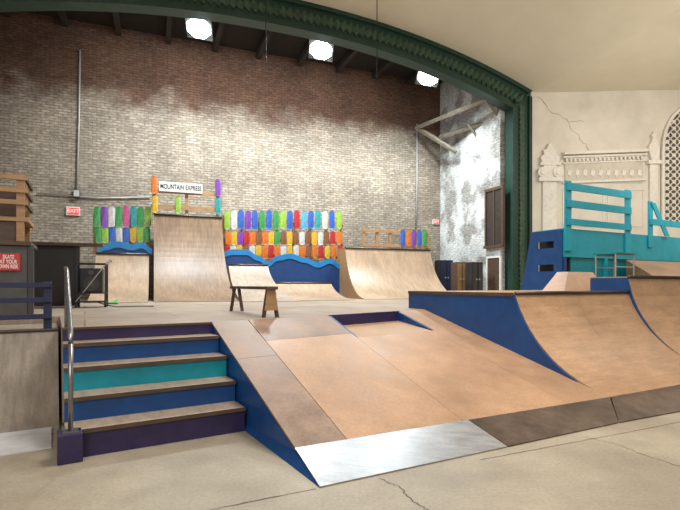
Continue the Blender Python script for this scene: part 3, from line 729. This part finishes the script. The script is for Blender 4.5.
# cabinets at the corner
def cabinet(label,pxa,pxb,pytop,d,m1,m2):
    s0,s1=ws(pxa,d),ws(pxb,d); zt=wz(pxa,pytop,d); t=thing('cabinet',label,'cabinet',bw(s0,d,HZ),R(21)); w=s1-s0; h=zt-HZ
    obj('body', B(0,w,0,.4,0,h), m1, t, bevel=.01)
    for k in range(2):
        dd=obj('door', B(.03+k*w/2,w/2-.02+k*w/2,-.02,0,.08,h-.05), m2, t); obj('knob', B(w/2-.08+k*.12,w/2-.04+k*.12,-.045,-.02,h*.5,h*.5+.05), M['galv'], dd)
cabinet('tall black cabinet right of the wide tan ramp',440,453,260,1.5,M['black'],M['navy'])
cabinet('brown wooden cabinet at the wall corner',457,467,262,3.0,M['wood_dark'],M['wood'])
cabinet('black cabinet nearest the green column',472,483,262,3.7,M['black'],M['greyd'])

# ------------------------------------------------------------------ left side
bo=(-4.68,7.2)
t=thing('grey_booth','dark grey booth wall at the left edge carrying a red sign','booth',(*bo,HZ),R(28))
obj('body', B(-3,0,0,1.0,0,1.05), M['grey'], t, bevel=.01)
obj('top_board', B(-3,.04,-.06,1.04,1.05,1.11), M['wood_dark'], t)
obj('corner_post', B(.001,.07,-.02,.05,0,1.05), M['greyd'], t)
q_=-.24
t=thing('warning_sign','red warning sign with white lettering on the grey booth','sign',(bo[0]+math.cos(R(28))*q_+.012,bo[1]+math.sin(R(28))*q_-.02,1.84),R(28))
obj('plate', B(-.145,.145,-.012,0,-.125,.125), M['red'], t)
text('lettering','SKATE\nAT YOUR\nOWN RISK',.082,M['letterw'],t,(0,-.015,.0),(R(90),0,0),.001,sx_=.6)
t=thing('loft_railing','timber railed loft edge standing on the grey booth','railing',(*bo,HZ+1.11),R(28))
for x in (-2.9,-1.4,-.1):
    obj('post', B(x-.05,x+.05,.02,.12,.0,1.0), M['wood'], t, bevel=.004)
    obj('post', B(x-.05,x+.05,.85,.95,.0,1.0), M['wood'], t, bevel=.004)
obj('deck_board', B(-2.95,0,.0,.97,.3,.36), M['wood'], t)
obj('skirt_board', B(-2.9,-.05,.05,.09,.0,.3), M['wood_dark'], t)
for z in (.58,.76,.95):
    obj('rail', B(-2.95,0,-.02,.02,z-.035,z+.035), M['wood'], t, bevel=.004)
    obj('rail', B(-.05,-.01,.12,.95,z-.035,z+.035), M['wood_dark'], t, bevel=.004)
obj('back_board', B(-2.9,-.15,.8,.84,.36,.9), M['wood_dark'], t)
t=thing('partition','low dark grey partition behind the black cart','partition',(-6.75,10.3,HZ),R(21))
obj('panel', B(-1,.95,0,.08,0,1.32), M['greyd'], t); obj('top_ledge', B(-1.05,1.5,-.12,.2,1.32,1.38), M['wood_dark'], t)
obj('end_post', B(.951,1.03,-.03,.1,0,1.32), M['greyd'], t)
c_=fl(92,307,HZ)
t=thing('equipment_cart','black metal cart on wheels carrying a black speaker','cart',c_,R(21))
for x in (-.27,.27):
    for y in (-.2,.2):
        obj('post', B(x-.018,x+.018,y-.018,y+.018,.08,.9), M['black'], t)
        obj('wheel', T([(x-.02,y,.045),(x+.02,y,.045)],.045,12), M['black'], t)
for z in (.1,.28): obj('shelf', B(-.28,.28,-.22,.22,z,z+.025), M['black'], t)
obj('top_frame', T([(-.27,-.2,.9),(.27,-.2,.9),(.27,.2,.9),(-.27,.2,.9),(-.27,-.2,.9)],.016,6), M['black'], t)
obj('brace', T([(-.27,-.215,.12),(.27,-.215,.88)],.012,6), M['galv'], t); obj('push_bar', T([(.27,-.2,.9),(.36,-.2,.98),(.36,.2,.98),(.27,.2,.9)],.014,6), M['galv'], t)
t=thing('speaker','black speaker cabinet with round cone riding on the cart','speaker',(c_[0],c_[1],HZ+.306),R(21))
obj('cabinet_body', B(-.21,.21,-.17,.17,0,.5), M['black'], t, bevel=.015)
def disc(r,y,zc_,dy=.012): return X([(r*math.cos(a*math.pi/12),y,zc_+r*math.sin(a*math.pi/12)) for a in range(24)],(0,dy,0))
obj('cone', disc(.15,-.182,.18), M['greyd'], t); obj('cone_cap', disc(.06,-.19,.18,.008), M['grey'], t); obj('tweeter', disc(.05,-.182,.41), M['grey'], t)
for lab,pp in (('black cable looping off the cart onto the stage',[(-.1,-.23,.3),(-.3,-.3,.22),(-.42,-.4,.02),(-.7,-.5,.012),(-1.1,-.3,.012)]),('black cable trailing right from the cart',[(.1,-.24,.12),(.3,-.34,.05),(.5,-.4,.012),(.9,-.2,.012),(1.2,-.35,.012)])):
    tag(obj('cable',T(pp,.011,6),M['black'],None,c_,R(21),smooth=True),lab,'cable')
c_=fl(112,304,HZ)
t=thing('dustpan','bright green dustpan lying on the stage beside the cart','dustpan',c_,R(10))
obj('pan', X([(-.16,-.12,0),(.16,-.12,0),(.12,.14,0),(-.12,.14,0)],(0,0,.04)), M['greenp'], t, bevel=.01); obj('handle', T([(0,.14,.03),(0,.4,.08)],.018,8), M['greenp'], t)

# hanging wires
for px,y1,lab in ((266,62,'thin dark wire hanging at the left of the arch'),(377,78,'thin dark wire hanging near the middle of the arch')):
    p=at(px,y1,13.0); tag(obj('hanging_wire',T([(0,0,0),(0,0,9.9-p.z)],.014,6),M['black'],None,p),lab,'wire')

# ------------------------------------------------------------------ lights
def area(loc,rot,size,en,col,sy=None):  # unseen area lights added as fill for hall and stage
    L=bpy.data.lights.new('fill_light','AREA'); L.energy=en; L.color=col; L.size=size
    if sy: L.shape='RECTANGLE'; L.size_y=sy
    o=bpy.data.objects.new('fill_light',L); COL.objects.link(o); o.location=loc; o.rotation_euler=rot; return o
area((2,5,8.0),(0,0,0),3,600,(1,.96,.90),3)
area((-2,-4,5.5),(R(62),0,0),5,450,(1,.97,.92),3)
area((9,9,4.2),(R(155),0,R(-20)),3,200,(1,.94,.86))     # added fill aimed upwards to brighten the hall ceiling, no visible fixture
area((11,11,7.0),(R(35),0,R(10)),2.5,240,(1,.95,.88))
area(bw(4,3.0,9.6),(R(20),0,R(21)),9,430,(.96,.98,1),2)
w=bpy.data.worlds.new('world'); SC.world=w; w.use_nodes=True
w.node_tree.nodes['Background'].inputs[0].default_value=(1,.97,.94,1); w.node_tree.nodes['Background'].inputs[1].default_value=.28

cam=bpy.data.cameras.new('camera'); cam.sensor_width=36; cam.lens=36*F/680; cam.shift_y=(HY-255)/680.0; cam.clip_end=200
co=bpy.data.objects.new('camera',cam); COL.objects.link(co); co.location=(0,0,CH); co.rotation_euler=(R(90),0,0); SC.camera=co
SC.view_settings.view_transform='Standard'; SC.view_settings.look='None'; SC.view_settings.exposure=0
